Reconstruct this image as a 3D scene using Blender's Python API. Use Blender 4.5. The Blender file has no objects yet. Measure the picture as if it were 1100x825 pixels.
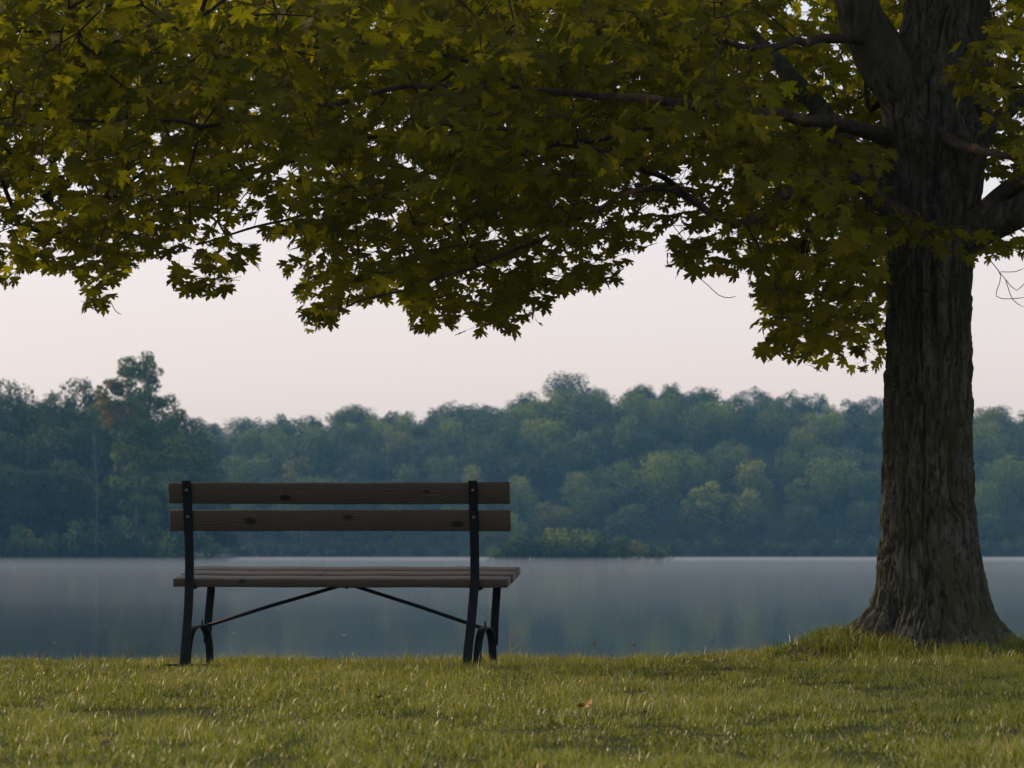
import bpy, math, random
import numpy as np
from mathutils import Vector, Matrix

random.seed(7)
RNG = np.random.default_rng(11)
SC = bpy.context.scene
COL = SC.collection
R = math.radians

# ------------------------------------------------------------------ camera
F_PX = 3392.0                       # focal length in pixels of a 1100 px wide frame
PITCH = math.atan(177.5 / F_PX)
CAM_Z = 0.60
cam_d = bpy.data.cameras.new('camera')
cam = bpy.data.objects.new('camera', cam_d)
COL.objects.link(cam)
cam_d.sensor_width = 36.0
cam_d.lens = F_PX / 1100.0 * 36.0
cam_d.clip_start = 0.1
cam_d.clip_end = 6000
cam.location = (0, 0, CAM_Z)
cam.rotation_euler = (math.pi / 2 + PITCH, 0, 0)
cam_d.dof.use_dof = True
cam_d.dof.focus_distance = 16.3
cam_d.dof.aperture_fstop = 8.5
SC.camera = cam

# ------------------------------------------------------------------ sky, sun, exposure
SUN_EL, SUN_AZ = R(19), R(302)       # azimuth clockwise from +Y: out of frame to the left, a little ahead of the camera
world = bpy.data.worlds.new('World')
SC.world = world
world.use_nodes = True
wn, wl = world.node_tree.nodes, world.node_tree.links
wn.clear()
w_out = wn.new('ShaderNodeOutputWorld')
w_bg = wn.new('ShaderNodeBackground')
w_bg.inputs['Strength'].default_value = 0.138
sky = wn.new('ShaderNodeTexSky')
sky.sky_type = 'NISHITA'
sky.sun_disc = False
sky.sun_elevation = SUN_EL
sky.sun_rotation = SUN_AZ
sky.air_density = 1.0
sky.dust_density = 3.0
sky.ozone_density = 1.0
# thin high overcast lying over the clear sky: pink-white low down, pale blue-grey higher up
tc = wn.new('ShaderNodeTexCoord')
sep = wn.new('ShaderNodeSeparateXYZ')
wl.new(tc.outputs['Generated'], sep.inputs[0])
ramp = wn.new('ShaderNodeValToRGB')
wl.new(sep.outputs['Z'], ramp.inputs[0])
cr = ramp.color_ramp
cr.elements[0].position = 0.0;  cr.elements[0].color = (5.75, 4.35, 3.5, 1)
cr.elements[1].position = 1.0;  cr.elements[1].color = (2.0, 2.35, 3.0, 1)
e = cr.elements.new(0.07); e.color = (5.0, 4.25, 4.0, 1)
e = cr.elements.new(0.17); e.color = (4.1, 4.1, 4.55, 1)
e = cr.elements.new(0.45); e.color = (3.2, 3.5, 4.1, 1)
mixs = wn.new('ShaderNodeMixRGB')
mixs.inputs[0].default_value = 0.85
wl.new(sky.outputs[0], mixs.inputs[1])
wl.new(ramp.outputs[0], mixs.inputs[2])
wl.new(mixs.outputs[0], w_bg.inputs['Color'])
wl.new(w_bg.outputs[0], w_out.inputs['Surface'])

sun_d = bpy.data.lights.new('sun', 'SUN')
sun_d.energy = 2.3
sun_d.angle = R(6)
sun_d.color = (1.0, 0.74, 0.48)
sun = bpy.data.objects.new('sun', sun_d)
COL.objects.link(sun)
sd = Vector((math.sin(SUN_AZ) * math.cos(SUN_EL), math.cos(SUN_AZ) * math.cos(SUN_EL), math.sin(SUN_EL)))
sun.rotation_euler = sd.to_track_quat('Z', 'Y').to_euler()
sun.location = sd * 30

vs = SC.view_settings
SC.display_settings.display_device = 'sRGB'
vs.view_transform = 'Standard'
vs.look = 'None'
vs.exposure = 0.62
vs.gamma = 1.0
vs.use_curve_mapping = False
cy = SC.cycles
cy.use_denoising = True
try:
    cy.denoiser = 'OPENIMAGEDENOISE'
    cy.denoising_input_passes = 'RGB_ALBEDO_NORMAL'
    cy.denoising_prefilter = 'ACCURATE'
except Exception:
    pass
cy.max_bounces = 8
cy.diffuse_bounces = 6
cy.glossy_bounces = 3
cy.transmission_bounces = 6
cy.volume_bounces = 0
cy.sample_clamp_indirect = 4.0

# ------------------------------------------------------------------ helpers
def P(px, py, D):
    """World point at distance D (along +Y) on the sight line of a photo pixel; used to read sizes off the photo."""
    a, b = (px - 550.0) / F_PX, (412.5 - py) / F_PX
    dy = math.cos(PITCH) - b * math.sin(PITCH)
    dz = math.sin(PITCH) + b * math.cos(PITCH)
    return Vector((a / dy * D, D, CAM_Z + dz / dy * D))

def proj(X, Y, Z):
    z = Z - CAM_Z
    d = Y * math.cos(PITCH) + z * math.sin(PITCH)
    u = z * math.cos(PITCH) - Y * math.sin(PITCH)
    return 550 + F_PX * X / d, 412.5 - F_PX * u / d

def tag(o, label=None, cat=None, group=None, kind=None):
    if label: o['label'] = label
    if cat: o['category'] = cat
    if group: o['group'] = group
    if kind: o['kind'] = kind
    return o

def empty(name, loc, rz=0.0):
    o = bpy.data.objects.new(name, None)
    COL.objects.link(o)
    o.location = loc
    o.rotation_euler = (0, 0, rz)
    o.empty_display_size = 0.1
    return o

def new_mesh(name, verts, loops, sizes, smooth=False, attrs=None):
    me = bpy.data.meshes.new(name)
    verts = np.asarray(verts, np.float32).reshape(-1, 3)
    loops = np.asarray(loops, np.int32).ravel()
    sizes = np.asarray(sizes, np.int32).ravel()
    me.vertices.add(len(verts)); me.vertices.foreach_set('co', verts.ravel())
    me.loops.add(len(loops)); me.loops.foreach_set('vertex_index', loops)
    me.polygons.add(len(sizes))
    me.polygons.foreach_set('loop_start', (np.cumsum(sizes) - sizes).astype(np.int32))
    if smooth:
        me.polygons.foreach_set('use_smooth', np.ones(len(sizes), dtype=bool))
    me.update(calc_edges=True)
    for k, v in (attrs or {}).items():
        a = me.attributes.new(k, 'FLOAT', 'POINT')
        a.data.foreach_set('value', np.asarray(v, np.float32).ravel())
    return me

def link(name, me, mat, parent=None):
    o = bpy.data.objects.new(name, me)
    COL.objects.link(o)
    if mat and not me.materials: me.materials.append(mat)
    o.parent = parent
    return o

def copy_tree(src):
    c = src.copy(); COL.objects.link(c)
    for ch in src.children:
        d = ch.copy(); COL.objects.link(d); d.parent = c
        for g in ch.children:
            h = g.copy(); COL.objects.link(h); h.parent = d
    return c

class MB:
    def __init__(s): s.v, s.l, s.n = [], [], []
    def add(s, v, faces):
        b = len(s.v); s.v += [tuple(p) for p in v]
        for f in faces: s.l += [i + b for i in f]; s.n.append(len(f))
    def box(s, c, size, M=None):
        x, y, z = [k / 2 for k in size]
        pts = [Vector((i, j, k)) for i in (-x, x) for j in (-y, y) for k in (-z, z)]
        pts = [(M @ p if M else p) + Vector(c) for p in pts]
        s.add(pts, [(0, 1, 3, 2), (4, 6, 7, 5), (0, 4, 5, 1), (2, 3, 7, 6), (0, 2, 6, 4), (1, 5, 7, 3)])
    def ribbon(s, path, w, t):
        """flat bar: width w along local X, thickness t, swept along a path in the YZ plane"""
        rings = []
        for i, p in enumerate(path):
            a = path[max(i - 1, 0)]; b = path[min(i + 1, len(path) - 1)]
            d = Vector((0, b[1] - a[1], b[2] - a[2])).normalized()
            n = Vector((0, -d.z, d.y)) * (t / 2)
            P0 = Vector(p)
            ww = w(i) if callable(w) else w
            rings.append([P0 + n + Vector((ww / 2, 0, 0)), P0 + n - Vector((ww / 2, 0, 0)), P0 - n - Vector((ww / 2, 0, 0)), P0 - n + Vector((ww / 2, 0, 0))])
        v = [q for r in rings for q in r]; f = []
        for i in range(len(rings) - 1):
            for k in range(4):
                a, b = i * 4 + k, i * 4 + (k + 1) % 4
                f.append((a, b, b + 4, a + 4))
        f += [(3, 2, 1, 0), tuple(len(v) - 4 + k for k in range(4))]
        s.add(v, f)
    def tube(s, pts, rad, n=8, cap=True):
        pts = [Vector(p) for p in pts]; rings = []; up = Vector((0.13, 0.2, 1)).normalized()
        for i, p in enumerate(pts):
            d = (pts[min(i + 1, len(pts) - 1)] - pts[max(i - 1, 0)]).normalized()
            x = d.cross(up)
            if x.length < 1e-3: x = d.cross(Vector((1, 0, 0)))
            x.normalize(); y = d.cross(x)
            r = rad[i] if hasattr(rad, '__len__') else rad
            rings.append([p + (x * math.cos(a) + y * math.sin(a)) * r for a in [2 * math.pi * k / n for k in range(n)]])
        v = [q for r in rings for q in r]; f = []
        for i in range(len(rings) - 1):
            for k in range(n):
                a, b = i * n + k, i * n + (k + 1) % n
                f.append((a, b, b + n, a + n))
        if cap: f += [tuple(range(n))[::-1], tuple(len(v) - n + k for k in range(n))]
        s.add(v, f)
    def build(s, name, mat, parent=None, smooth=False, bevel=0):
        me = new_mesh(name, s.v, s.l, s.n, smooth)
        o = link(name, me, mat, parent)
        if bevel:
            m = o.modifiers.new('bevel', 'BEVEL'); m.width = bevel; m.segments = 2; m.limit_method = 'ANGLE'
        return o

# value noise in numpy
_PERM = np.random.default_rng(5).random(1 << 16).astype(np.float32)
def _h(i, j, k): return _PERM[(i * 73856093 ^ j * 19349663 ^ k * 83492791) & 0xFFFF]
def noise3(x, y, z):
    xi, yi, zi = np.floor(x).astype(np.int64), np.floor(y).astype(np.int64), np.floor(z).astype(np.int64)
    fx, fy, fz = x - xi, y - yi, z - zi
    fx, fy, fz = [f * f * (3 - 2 * f) for f in (fx, fy, fz)]
    L = lambda a, b, t: a + (b - a) * t
    r = L(L(L(_h(xi, yi, zi), _h(xi + 1, yi, zi), fx), L(_h(xi, yi + 1, zi), _h(xi + 1, yi + 1, zi), fx), fy),
          L(L(_h(xi, yi, zi + 1), _h(xi + 1, yi, zi + 1), fx), L(_h(xi, yi + 1, zi + 1), _h(xi + 1, yi + 1, zi + 1), fx), fy), fz)
    return r * 2 - 1
def fbm(x, y, z, o=4):
    s = 0; a = 0.5
    for k in range(o):
        s = s + a * noise3(x * 2 ** k + 17 * k, y * 2 ** k, z * 2 ** k); a *= 0.5
    return s
def sstep(t): t = np.clip(t, 0, 1); return t * t * (3 - 2 * t)

# ------------------------------------------------------------------ materials
class NT:
    def __init__(s, name):
        s.m = bpy.data.materials.new(name); s.m.use_nodes = True
        s.n = s.m.node_tree.nodes; s.k = s.m.node_tree.links
        s.n.clear(); s.out = s.n.new('ShaderNodeOutputMaterial')
    def node(s, t, **kw):
        n = s.n.new(t)
        for k, v in kw.items():
            if k.startswith('i_'): n.inputs[k[2:].replace('_', ' ')].default_value = v
            else: setattr(n, k, v)
        return n
    def link(s, a, b): s.k.new(a, b)
    def ramp(s, fac, stops):
        r = s.n.new('ShaderNodeValToRGB'); s.link(fac, r.inputs[0])
        e = r.color_ramp.elements
        while len(e) > 1: e.remove(e[-1])
        e[0].position = stops[0][0]; e[0].color = (*stops[0][1], 1)
        for p, c in stops[1:]:
            q = e.new(p); q.color = (*c, 1)
        return r.outputs[0]
    def coord(s, scale=(1, 1, 1), kind='Object', loc=(0, 0, 0)):
        t = s.n.new('ShaderNodeTexCoord'); m = s.n.new('ShaderNodeMapping')
        m.inputs['Scale'].default_value = scale; m.inputs['Location'].default_value = loc
        s.link(t.outputs[kind], m.inputs[0]); return m.outputs[0]
    def noise(s, vec, scale, detail=4, rough=0.55, dist=0.0):
        n = s.node('ShaderNodeTexNoise', i_Scale=scale, i_Detail=detail, i_Roughness=rough, i_Distortion=dist)
        s.link(vec, n.inputs['Vector']); return n.outputs['Fac']
    def mix(s, f, a, b, mode='MIX'):
        m = s.n.new('ShaderNodeMixRGB'); m.blend_type = mode
        for i, v in enumerate((f, a, b)):
            if hasattr(v, 'links') or hasattr(v, 'is_linked'): s.link(v, m.inputs[i])
            else: m.inputs[i].default_value = v if i == 0 else (*v, 1)
        return m.outputs[0]
    def math(s, op, a, b=None):
        m = s.n.new('ShaderNodeMath'); m.operation = op
        for i, v in enumerate((a, b)):
            if v is None: continue
            if hasattr(v, 'is_linked'): s.link(v, m.inputs[i])
            else: m.inputs[i].default_value = v
        return m.outputs[0]
    def attr(s, name):
        a = s.n.new('ShaderNodeAttribute'); a.attribute_name = name; return a.outputs['Fac']
    def principled(s, col, rough=0.7, bump=None, bstr=0.3, bdist=0.01, spec=0.5, metal=0.0):
        p = s.n.new('ShaderNodeBsdfPrincipled')
        if hasattr(col, 'is_linked'): s.link(col, p.inputs['Base Color'])
        else: p.inputs['Base Color'].default_value = (*col, 1)
        if hasattr(rough, 'is_linked'): s.link(rough, p.inputs['Roughness'])
        else: p.inputs['Roughness'].default_value = rough
        p.inputs['Specular IOR Level'].default_value = spec
        p.inputs['Metallic'].default_value = metal
        if bump is not None:
            b = s.n.new('ShaderNodeBump'); b.inputs['Strength'].default_value = bstr; b.inputs['Distance'].default_value = bdist
            s.link(bump, b.inputs['Height']); s.link(b.outputs[0], p.inputs['Normal'])
        s.link(p.outputs[0], s.out.inputs['Surface']); return p

def leaf_mat(name, stops, trans=0.35, rough=0.55, objrand=None, spec=0.25, tcol=(1.25, 1.15, 0.5)):
    """diffuse + translucent leaf, colour from the per-leaf 'rnd' value and (for shared meshes) from the object's own random number"""
    t = NT(name)
    c = t.ramp(t.attr('rnd'), stops)
    if objrand:
        oi = t.n.new('ShaderNodeObjectInfo')
        c = t.mix(1.0, c, t.ramp(oi.outputs['Random'], objrand), 'MULTIPLY')
    p = t.principled(c, rough, spec=spec)
    tr = t.n.new('ShaderNodeBsdfTranslucent')
    t.link(t.mix(1.0, c, tcol, 'MULTIPLY'), tr.inputs['Color'])
    ms = t.n.new('ShaderNodeMixShader'); ms.inputs[0].default_value = trans
    t.link(p.outputs[0], ms.inputs[1]); t.link(tr.outputs[0], ms.inputs[2])
    t.link(ms.outputs[0], t.out.inputs['Surface'])
    return t.m

M_maple = leaf_mat('maple_leaves', [(0.0, (0.062, 0.065, 0.006)), (0.45, (0.086, 0.086, 0.008)), (0.8, (0.105, 0.100, 0.010)), (0.95, (0.13, 0.112, 0.011)), (1.0, (0.16, 0.10, 0.02))], trans=0.6, rough=0.6, spec=0.10, tcol=(2.85, 2.85, 0.7))
M_grass = leaf_mat('grass_blades', [(0.0, (0.062, 0.085, 0.008)), (0.35, (0.155, 0.190, 0.016)), (0.65, (0.26, 0.285, 0.034)), (0.84, (0.31, 0.29, 0.085)), (0.93, (0.30, 0.26, 0.13)), (0.97, (0.48, 0.44, 0.32)), (1.0, (0.24, 0.13, 0.07))], trans=0.35, rough=0.42, spec=0.5)
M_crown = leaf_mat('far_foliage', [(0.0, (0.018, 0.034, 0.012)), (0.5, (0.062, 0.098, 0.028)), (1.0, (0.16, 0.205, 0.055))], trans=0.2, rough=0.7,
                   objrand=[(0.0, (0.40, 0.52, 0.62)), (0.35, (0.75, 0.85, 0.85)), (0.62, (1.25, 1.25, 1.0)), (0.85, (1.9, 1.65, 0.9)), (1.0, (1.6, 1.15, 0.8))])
M_crown_gold = leaf_mat('golden_foliage', [(0.0, (0.09, 0.10, 0.02)), (0.45, (0.19, 0.17, 0.025)), (0.75, (0.30, 0.20, 0.03)), (1.0, (0.36, 0.19, 0.03))], trans=0.25, rough=0.7)
M_crown_light = leaf_mat('light_foliage', [(0.0, (0.06, 0.10, 0.020)), (0.5, (0.12, 0.17, 0.035)), (1.0, (0.21, 0.24, 0.05))], trans=0.25, rough=0.7)
M_crown_dark = leaf_mat('dark_foliage', [(0.0, (0.012, 0.024, 0.012)), (0.5, (0.035, 0.060, 0.024)), (1.0, (0.095, 0.135, 0.045))], trans=0.15, rough=0.7,
                        objrand=[(0.0, (0.7, 0.8, 0.9)), (0.5, (1.0, 1.0, 1.0)), (1.0, (1.35, 1.3, 0.9))])

def bark_mat():
    t = NT('maple_bark')
    v = t.coord((1, 1, 0.25))
    n1 = t.noise(v, 26, 8, 0.65, 0.6)
    n2 = t.noise(t.coord((1, 1, 0.6)), 5, 4, 0.6)
    n3 = t.noise(t.coord((1, 1, 0.8), loc=(3, 7, 1)), 9, 6, 0.7)
    c = t.ramp(n1, [(0.32, (0.010, 0.010, 0.009)), (0.5, (0.065, 0.063, 0.052)), (0.70, (0.135, 0.13, 0.11))])
    c = t.mix(t.ramp(n2, [(0.45, (0, 0, 0)), (0.62, (0.75,) * 3)]), c, (0.046, 0.050, 0.022))      # algae
    c = t.mix(t.ramp(n3, [(0.60, (0, 0, 0)), (0.70, (0.6,) * 3)]), c, (0.11, 0.115, 0.10))        # lichen
    n4 = t.noise(t.coord((1, 1, 0.28), loc=(9, 2, 4)), 4.2, 5, 0.65)
    c = t.mix(t.ramp(n4, [(0.63, (0, 0, 0)), (0.72, (0.7,) * 3)]), c, (0.075, 0.030, 0.018))     # bare reddish inner bark
    t.principled(c, 0.9, t.math('ADD', n1, t.math('MULTIPLY', t.noise(v, 90, 4, 0.6), 0.35)), 0.9, 0.012, spec=0.15)
    return t.m
M_bark = bark_mat()
def bark_young():
    t = NT('branch_bark')
    n = t.noise(t.coord(), 30, 6, 0.65)
    c = t.ramp(n, [(0.3, (0.030, 0.024, 0.019)), (0.6, (0.062, 0.050, 0.040)), (0.8, (0.11, 0.09, 0.075))])
    c = t.mix(t.ramp(t.noise(t.coord((1, 1, 1), loc=(2, 5, 1)), 3.2, 4, .6), [(0.55, (0, 0, 0)), (0.66, (0.8,) * 3)]), c, (0.26, 0.16, 0.11))  # warm light patches on the limbs put into colour, with pinkish bare bark
    t.principled(c, 0.85, n, 0.6, 0.006, spec=0.2); return t.m
M_branch = bark_young()
t_ = NT('twig_bark'); t_.principled(t_.ramp(t_.noise(t_.coord(), 30, 4), [(.3, (.018, .013, .010)), (.8, (.045, .034, .026))]), .8, spec=.2); M_twig = t_.m
def far_bark(c=(0.10, 0.085, 0.07), nm='far_bark'):
    t = NT(nm); n = t.noise(t.coord((1, 1, .3)), 3, 4)
    t.principled(t.ramp(n, [(0.3, tuple(k * .5 for k in c)), (0.7, c)]), 0.9); return t.m
M_farbark = far_bark()
M_palebark = far_bark((0.15, 0.14, 0.13), 'pale_dead_wood')

def ground_mat(nm, a, b, c):
    t = NT(nm); n = t.noise(t.coord(), 3, 8, 0.7)
    n2 = t.noise(t.coord(), 40, 6, 0.7)
    col = t.mix(0.5, t.ramp(n, [(0.3, a), (0.6, b)]), t.ramp(n2, [(0.3, b), (0.75, c)]))
    t.principled(col, 0.95, n2, 0.6, 0.02, spec=0.1); return t.m
M_soil = ground_mat('lawn_ground', (0.022, 0.030, 0.007), (0.040, 0.048, 0.010), (0.075, 0.075, 0.022))
M_hill = ground_mat('wood_floor', (0.016, 0.022, 0.010), (0.028, 0.036, 0.014), (0.04, 0.05, 0.02))

def water_mat():
    t = NT('lake_water')
    a = t.noise(t.coord((0.16, 0.7, 1)), 1.0, 5, 0.6)
    b = t.noise(t.coord((0.02, 0.05, 1)), 1.0, 3, 0.5)
    h = t.math('ADD', t.math('MULTIPLY', a, 0.35), b)
    r = t.ramp(t.noise(t.coord((0.006, 0.02, 1)), 1.0, 3, 0.5), [(0.35, (0.035,) * 3), (0.7, (0.07,) * 3)])
    p = t.principled((0.014, 0.022, 0.036), r, h, 0.085, 0.05, spec=0.5)
    p.inputs['IOR'].default_value = 1.333
    return t.m
M_water = water_mat()

def steel_mat():
    t = NT('painted_steel')
    n = t.noise(t.coord(), 35, 6, 0.7)
    n2 = t.noise(t.coord(loc=(4, 1, 2)), 14, 5, 0.7)
    c = t.ramp(n, [(0.3, (0.004, 0.0065, 0.008)), (0.7, (0.009, 0.014, 0.018))])
    c = t.mix(t.ramp(n2, [(0.66, (0, 0, 0)), (0.74, (0.8,) * 3)]), c, (0.05, 0.025, 0.014))
    t.principled(c, 0.6, n, 0.25, 0.003, spec=0.12); return t.m
M_steel = steel_mat()
t_ = NT('bolt_steel'); t_.principled((0.14, 0.14, 0.14), 0.5, metal=0.8); M_bolt = t_.m

def wood_mat(nm, knots, seed, tone=1.0, grey=0.0):
    """weathered softwood board: growth rings running along X, bent round the knots (x, z in the board's own space)"""
    t = NT(nm)
    tcn = t.n.new('ShaderNodeTexCoord'); sp = t.n.new('ShaderNodeSeparateXYZ'); t.link(tcn.outputs['Object'], sp.inputs[0])
    x, y, z = sp.outputs
    zz = t.math('ADD', z, t.math('MULTIPLY', t.math('SUBTRACT', t.noise(t.coord((0.9, 1, 1.5), loc=(seed, seed, 0)), 2.2, 3, .5), 0.5), 0.16))
    kmask = None
    for kx, kz, kr in knots:
        dx = t.math('MULTIPLY', t.math('SUBTRACT', x, kx), 0.55)
        dz = t.math('SUBTRACT', z, kz)
        d2 = t.math('ADD', t.math('MULTIPLY', dx, dx), t.math('MULTIPLY', dz, dz))
        d = t.math('SQRT', d2)
        g = t.math('DIVIDE', 0.0006 * 1.2, t.math('ADD', d2, 0.0010))
        g = t.math('MULTIPLY', g, dz)
        zz = t.math('ADD', zz, t.math('MULTIPLY', g, -0.9))
        mk = t.ramp(t.math('DIVIDE', d, kr), [(0.0, (1, 1, 1)), (0.75, (0.9,) * 3), (1.0, (0, 0, 0))])
        kmask = mk if kmask is None else t.mix(1.0, kmask, mk, 'LIGHTEN')
    w = t.math('SINE', t.math('MULTIPLY', t.math('ADD', zz, t.math('MULTIPLY', y, 0.8)), 620.0))
    w01 = t.math('ADD', t.math('MULTIPLY', w, 0.5), 0.5)
    fib = t.noise(t.coord((1.2, 60, 60), loc=(seed, 0, 0)), 6, 5, 0.7)
    c1, c2, c3 = [tuple(k * tone for k in q) for q in ((0.015, 0.012, 0.009), (0.050, 0.042, 0.032), (0.115, 0.099, 0.078))]
    c = t.ramp(t.math('ADD', t.math('MULTIPLY', w01, 0.30), t.math('MULTIPLY', fib, 0.78)), [(0.2, c1), (0.55, c2), (0.9, c3)])
    blot = t.noise(t.coord((1.5, 3, 3), loc=(0, seed, 0)), 2.5, 4, 0.6)
    c = t.mix(t.ramp(blot, [(0.35, (0.0,) * 3), (0.7, (0.55,) * 3)]), c, (0.050 * tone, 0.044 * tone, 0.037 * tone))
    if kmask is not None: c = t.mix(kmask, c, (0.006, 0.004, 0.003))
    t.principled(c, 0.55, t.math('ADD', w01, fib), 0.35, 0.0015, spec=0.3)
    return t.m

# ------------------------------------------------------------------ land and water
WATER_Z = -1.0
TX, TY = 2.235, 16.9                 # foot of the maple
def lawn_z(x, y):
    x, y = np.asarray(x, float), np.asarray(y, float)
    d = np.sqrt(((x - TX) / 1.15) ** 2 + (y - TY) ** 2)
    mound = 0.065 * np.exp(-(d / 0.64) ** 2) + 0.075 * np.exp(-(((x - TX + .52) / .36) ** 2 + ((y - TY) / .5) ** 2)) + 0.035 * sstep((x - 0.3) / 1.6) * sstep((y - 13.5) / 3)
    edge = 17.35 + 0.10 * fbm(x * 1.1, y * 0 + 3, y * 0, 3) + 0.35 * np.exp(-((x - TX) / 0.9) ** 2)
    base = 0.02 * fbm(x * 0.8, y * 0.8, y * 0, 3) - 0.02 * sstep((y - 16.4) / 1.2)
    drop = sstep((y - edge) / 3.2) * 2.1 + 0.02 * sstep((y - edge + .5) / 0.6)
    return base + mound - drop

def lawn():
    xs = np.concatenate([np.linspace(-60, -6, 40), np.linspace(-5.9, 6.9, 260), np.linspace(7, 60, 40)])
    ys = np.concatenate([np.linspace(-50, 7, 40), np.linspace(7.2, 21, 260), np.linspace(21.2, 26, 6)])
    X, Y = np.meshgrid(xs, ys)
    Z = lawn_z(X, Y)
    v = np.stack([X, Y, Z], -1).reshape(-1, 3)
    nx, ny = len(xs), len(ys)
    i, j = np.meshgrid(np.arange(nx - 1), np.arange(ny - 1))
    a = (j * nx + i).ravel()
    f = np.stack([a, a + 1, a + nx + 1, a + nx], -1)
    o = link('ground', new_mesh('ground', v, f, np.full(len(f), 4), True), M_soil)
    tag(o, kind='structure')
lawn()

lk = MB(); lk.add([(-1500, 17, WATER_Z), (1500, 17, WATER_Z), (1500, 760, WATER_Z), (-1500, 760, WATER_Z)], [(0, 1, 2, 3)])
tag(lk.build('lake', M_water), kind='structure')

SKY = [(-1600, 430), (-400, 420), (-60, 405), (0, 405), (100, 415), (190, 428), (240, 443), (300, 438), (340, 432), (380, 425), (440, 430), (500, 425), (540, 427), (570, 408), (600, 398),
       (640, 405), (740, 403), (800, 406), (850, 412), (940, 418), (1000, 420), (1075, 426), (1160, 428), (1500, 440)]
sk = np.array(SKY, float)
def skyline_z(px, y): return CAM_Z + (590 - np.interp(px, sk[:, 0], sk[:, 1])) / F_PX * y
def shore_y(px): return 417 + 153 * sstep((np.asarray(px, float) - 236) / 34)
def land_z(x, y):
    x, y = np.asarray(x, float), np.asarray(y, float)
    px = 550 + F_PX * x / np.maximum(y, 1)
    sh = shore_y(px)
    far = (skyline_z(px, 745) - 7.0 - 12 * sstep((232 - px) / 30)) * sstep((y - 578) / 175) ** 0.85
    near = 2.0 * sstep((y - sh) / 40) * sstep((225 - px) / 60)
    up = np.where(y > sh, 0, -2.2 * sstep((sh - y) / 14))
    return WATER_Z - 0.05 + up + 0.5 * sstep((y - sh) / 3) + np.maximum(far, 0) + near + 0.5 * fbm(x * .05, y * .05, y * 0, 3) * sstep((y - sh) / 10)

def far_land():
    xs = np.concatenate([np.linspace(-900, -210, 24), np.linspace(-205, 205, 170), np.linspace(210, 900, 24)])
    ys = np.concatenate([np.linspace(395, 600, 90), np.linspace(603, 1500, 60)])
    X, Y = np.meshgrid(xs, ys); Z = land_z(X, Y)
    nx, ny = len(xs), len(ys)
    i, j = np.meshgrid(np.arange(nx - 1), np.arange(ny - 1)); a = (j * nx + i).ravel()
    f = np.stack([a, a + 1, a + nx + 1, a + nx], -1)
    tag(link('hills', new_mesh('hills', np.stack([X, Y, Z], -1).reshape(-1, 3), f, np.full(len(f), 4), True), M_hill), kind='structure')
far_land()

# ------------------------------------------------------------------ far trees
def crown_mesh(name, seed, H=15.0, W=10.0, base=0.12, lobes=34, per=170, leaf=0.42, flat=0.85, shape='round'):
    g = np.random.default_rng(seed)
    V, RN = [], []
    cz, rz = H * (base + (1 - base) / 2), H * (1 - base) / 2
    for k in range(lobes):
        while True:
            p = g.normal(size=3); p /= np.linalg.norm(p)
            if p[2] > -0.75: break
        r = g.uniform(0.45, 0.92)
        if k < 4: r = 0.3
        prof = 1.0
        if shape == 'cone': prof = 1.0 - 0.55 * max(p[2], -0.2)
        c = np.array([p[0] * W / 2 * r * prof, p[1] * W / 2 * r * prof, cz + p[2] * rz * r])
        lr = g.uniform(0.10, 0.19) * W
        n = int(per * (lr / (0.18 * W)) ** 2)
        d = g.normal(size=(n, 3)); d[:, 2] = d[:, 2] * 0.9 + 0.25
        d /= np.linalg.norm(d, axis=1)[:, None]
        rr = lr * (0.72 + 0.36 * g.random(n))[:, None]
        pos = c + d * lr * (0.45 + 0.65 * np.sqrt(g.random(n)))[:, None] * np.array([1, 1, flat])
        nrm = d + g.normal(size=(n, 3)) * 0.55; nrm /= np.linalg.norm(nrm, axis=1)[:, None]
        a = np.cross(nrm, g.normal(size=(n, 3))); a /= np.linalg.norm(a, axis=1)[:, None]
        b = np.cross(nrm, a)
        s = (leaf * g.uniform(0.5, 1.15, n))[:, None]
        q = np.stack([pos + a * s * .5, pos + b * s * .38 + a * s * .05, pos - a * s * .45, pos - b * s * .42], 1)
        q += g.normal(size=q.shape) * leaf * 0.07
        V.append(q.reshape(-1, 3))
        tone = g.uniform(0.1, 0.7) + .38 * p[2]  # higher lobes paler: light on the crown tops put into the leaf colour
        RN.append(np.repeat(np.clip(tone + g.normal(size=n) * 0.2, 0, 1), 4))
    V = np.concatenate(V); RN = np.concatenate(RN); n = len(V) // 4
    return new_mesh(name, V, np.arange(n * 4), np.full(n, 4), False, {'rnd': RN})

def trunk_mesh(H, r, seed, limbs=4):
    g = random.Random(seed); m = MB()
    top = Vector((g.uniform(-.4, .4), g.uniform(-.4, .4), H * 0.72))
    pts = [Vector((0, 0, -1.0)), Vector((0, 0, H * .12)), Vector((top.x * .5, top.y * .5, H * .4)), top]
    m.tube(pts, [r * 1.3, r, r * .75, r * .3], 7)
    for k in range(limbs):
        a = g.uniform(0, 6.28); z = H * g.uniform(.22, .5); L = H * g.uniform(.18, .3)
        p0 = Vector((0, 0, z)); p1 = p0 + Vector((math.cos(a) * L * .5, math.sin(a) * L * .5, L * .5)); p2 = p1 + Vector((math.cos(a) * L * .4, math.sin(a) * L * .4, L * .7))
        m.tube([p0, p1, p2], [r * .5, r * .33, r * .12], 5)
    return m

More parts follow.
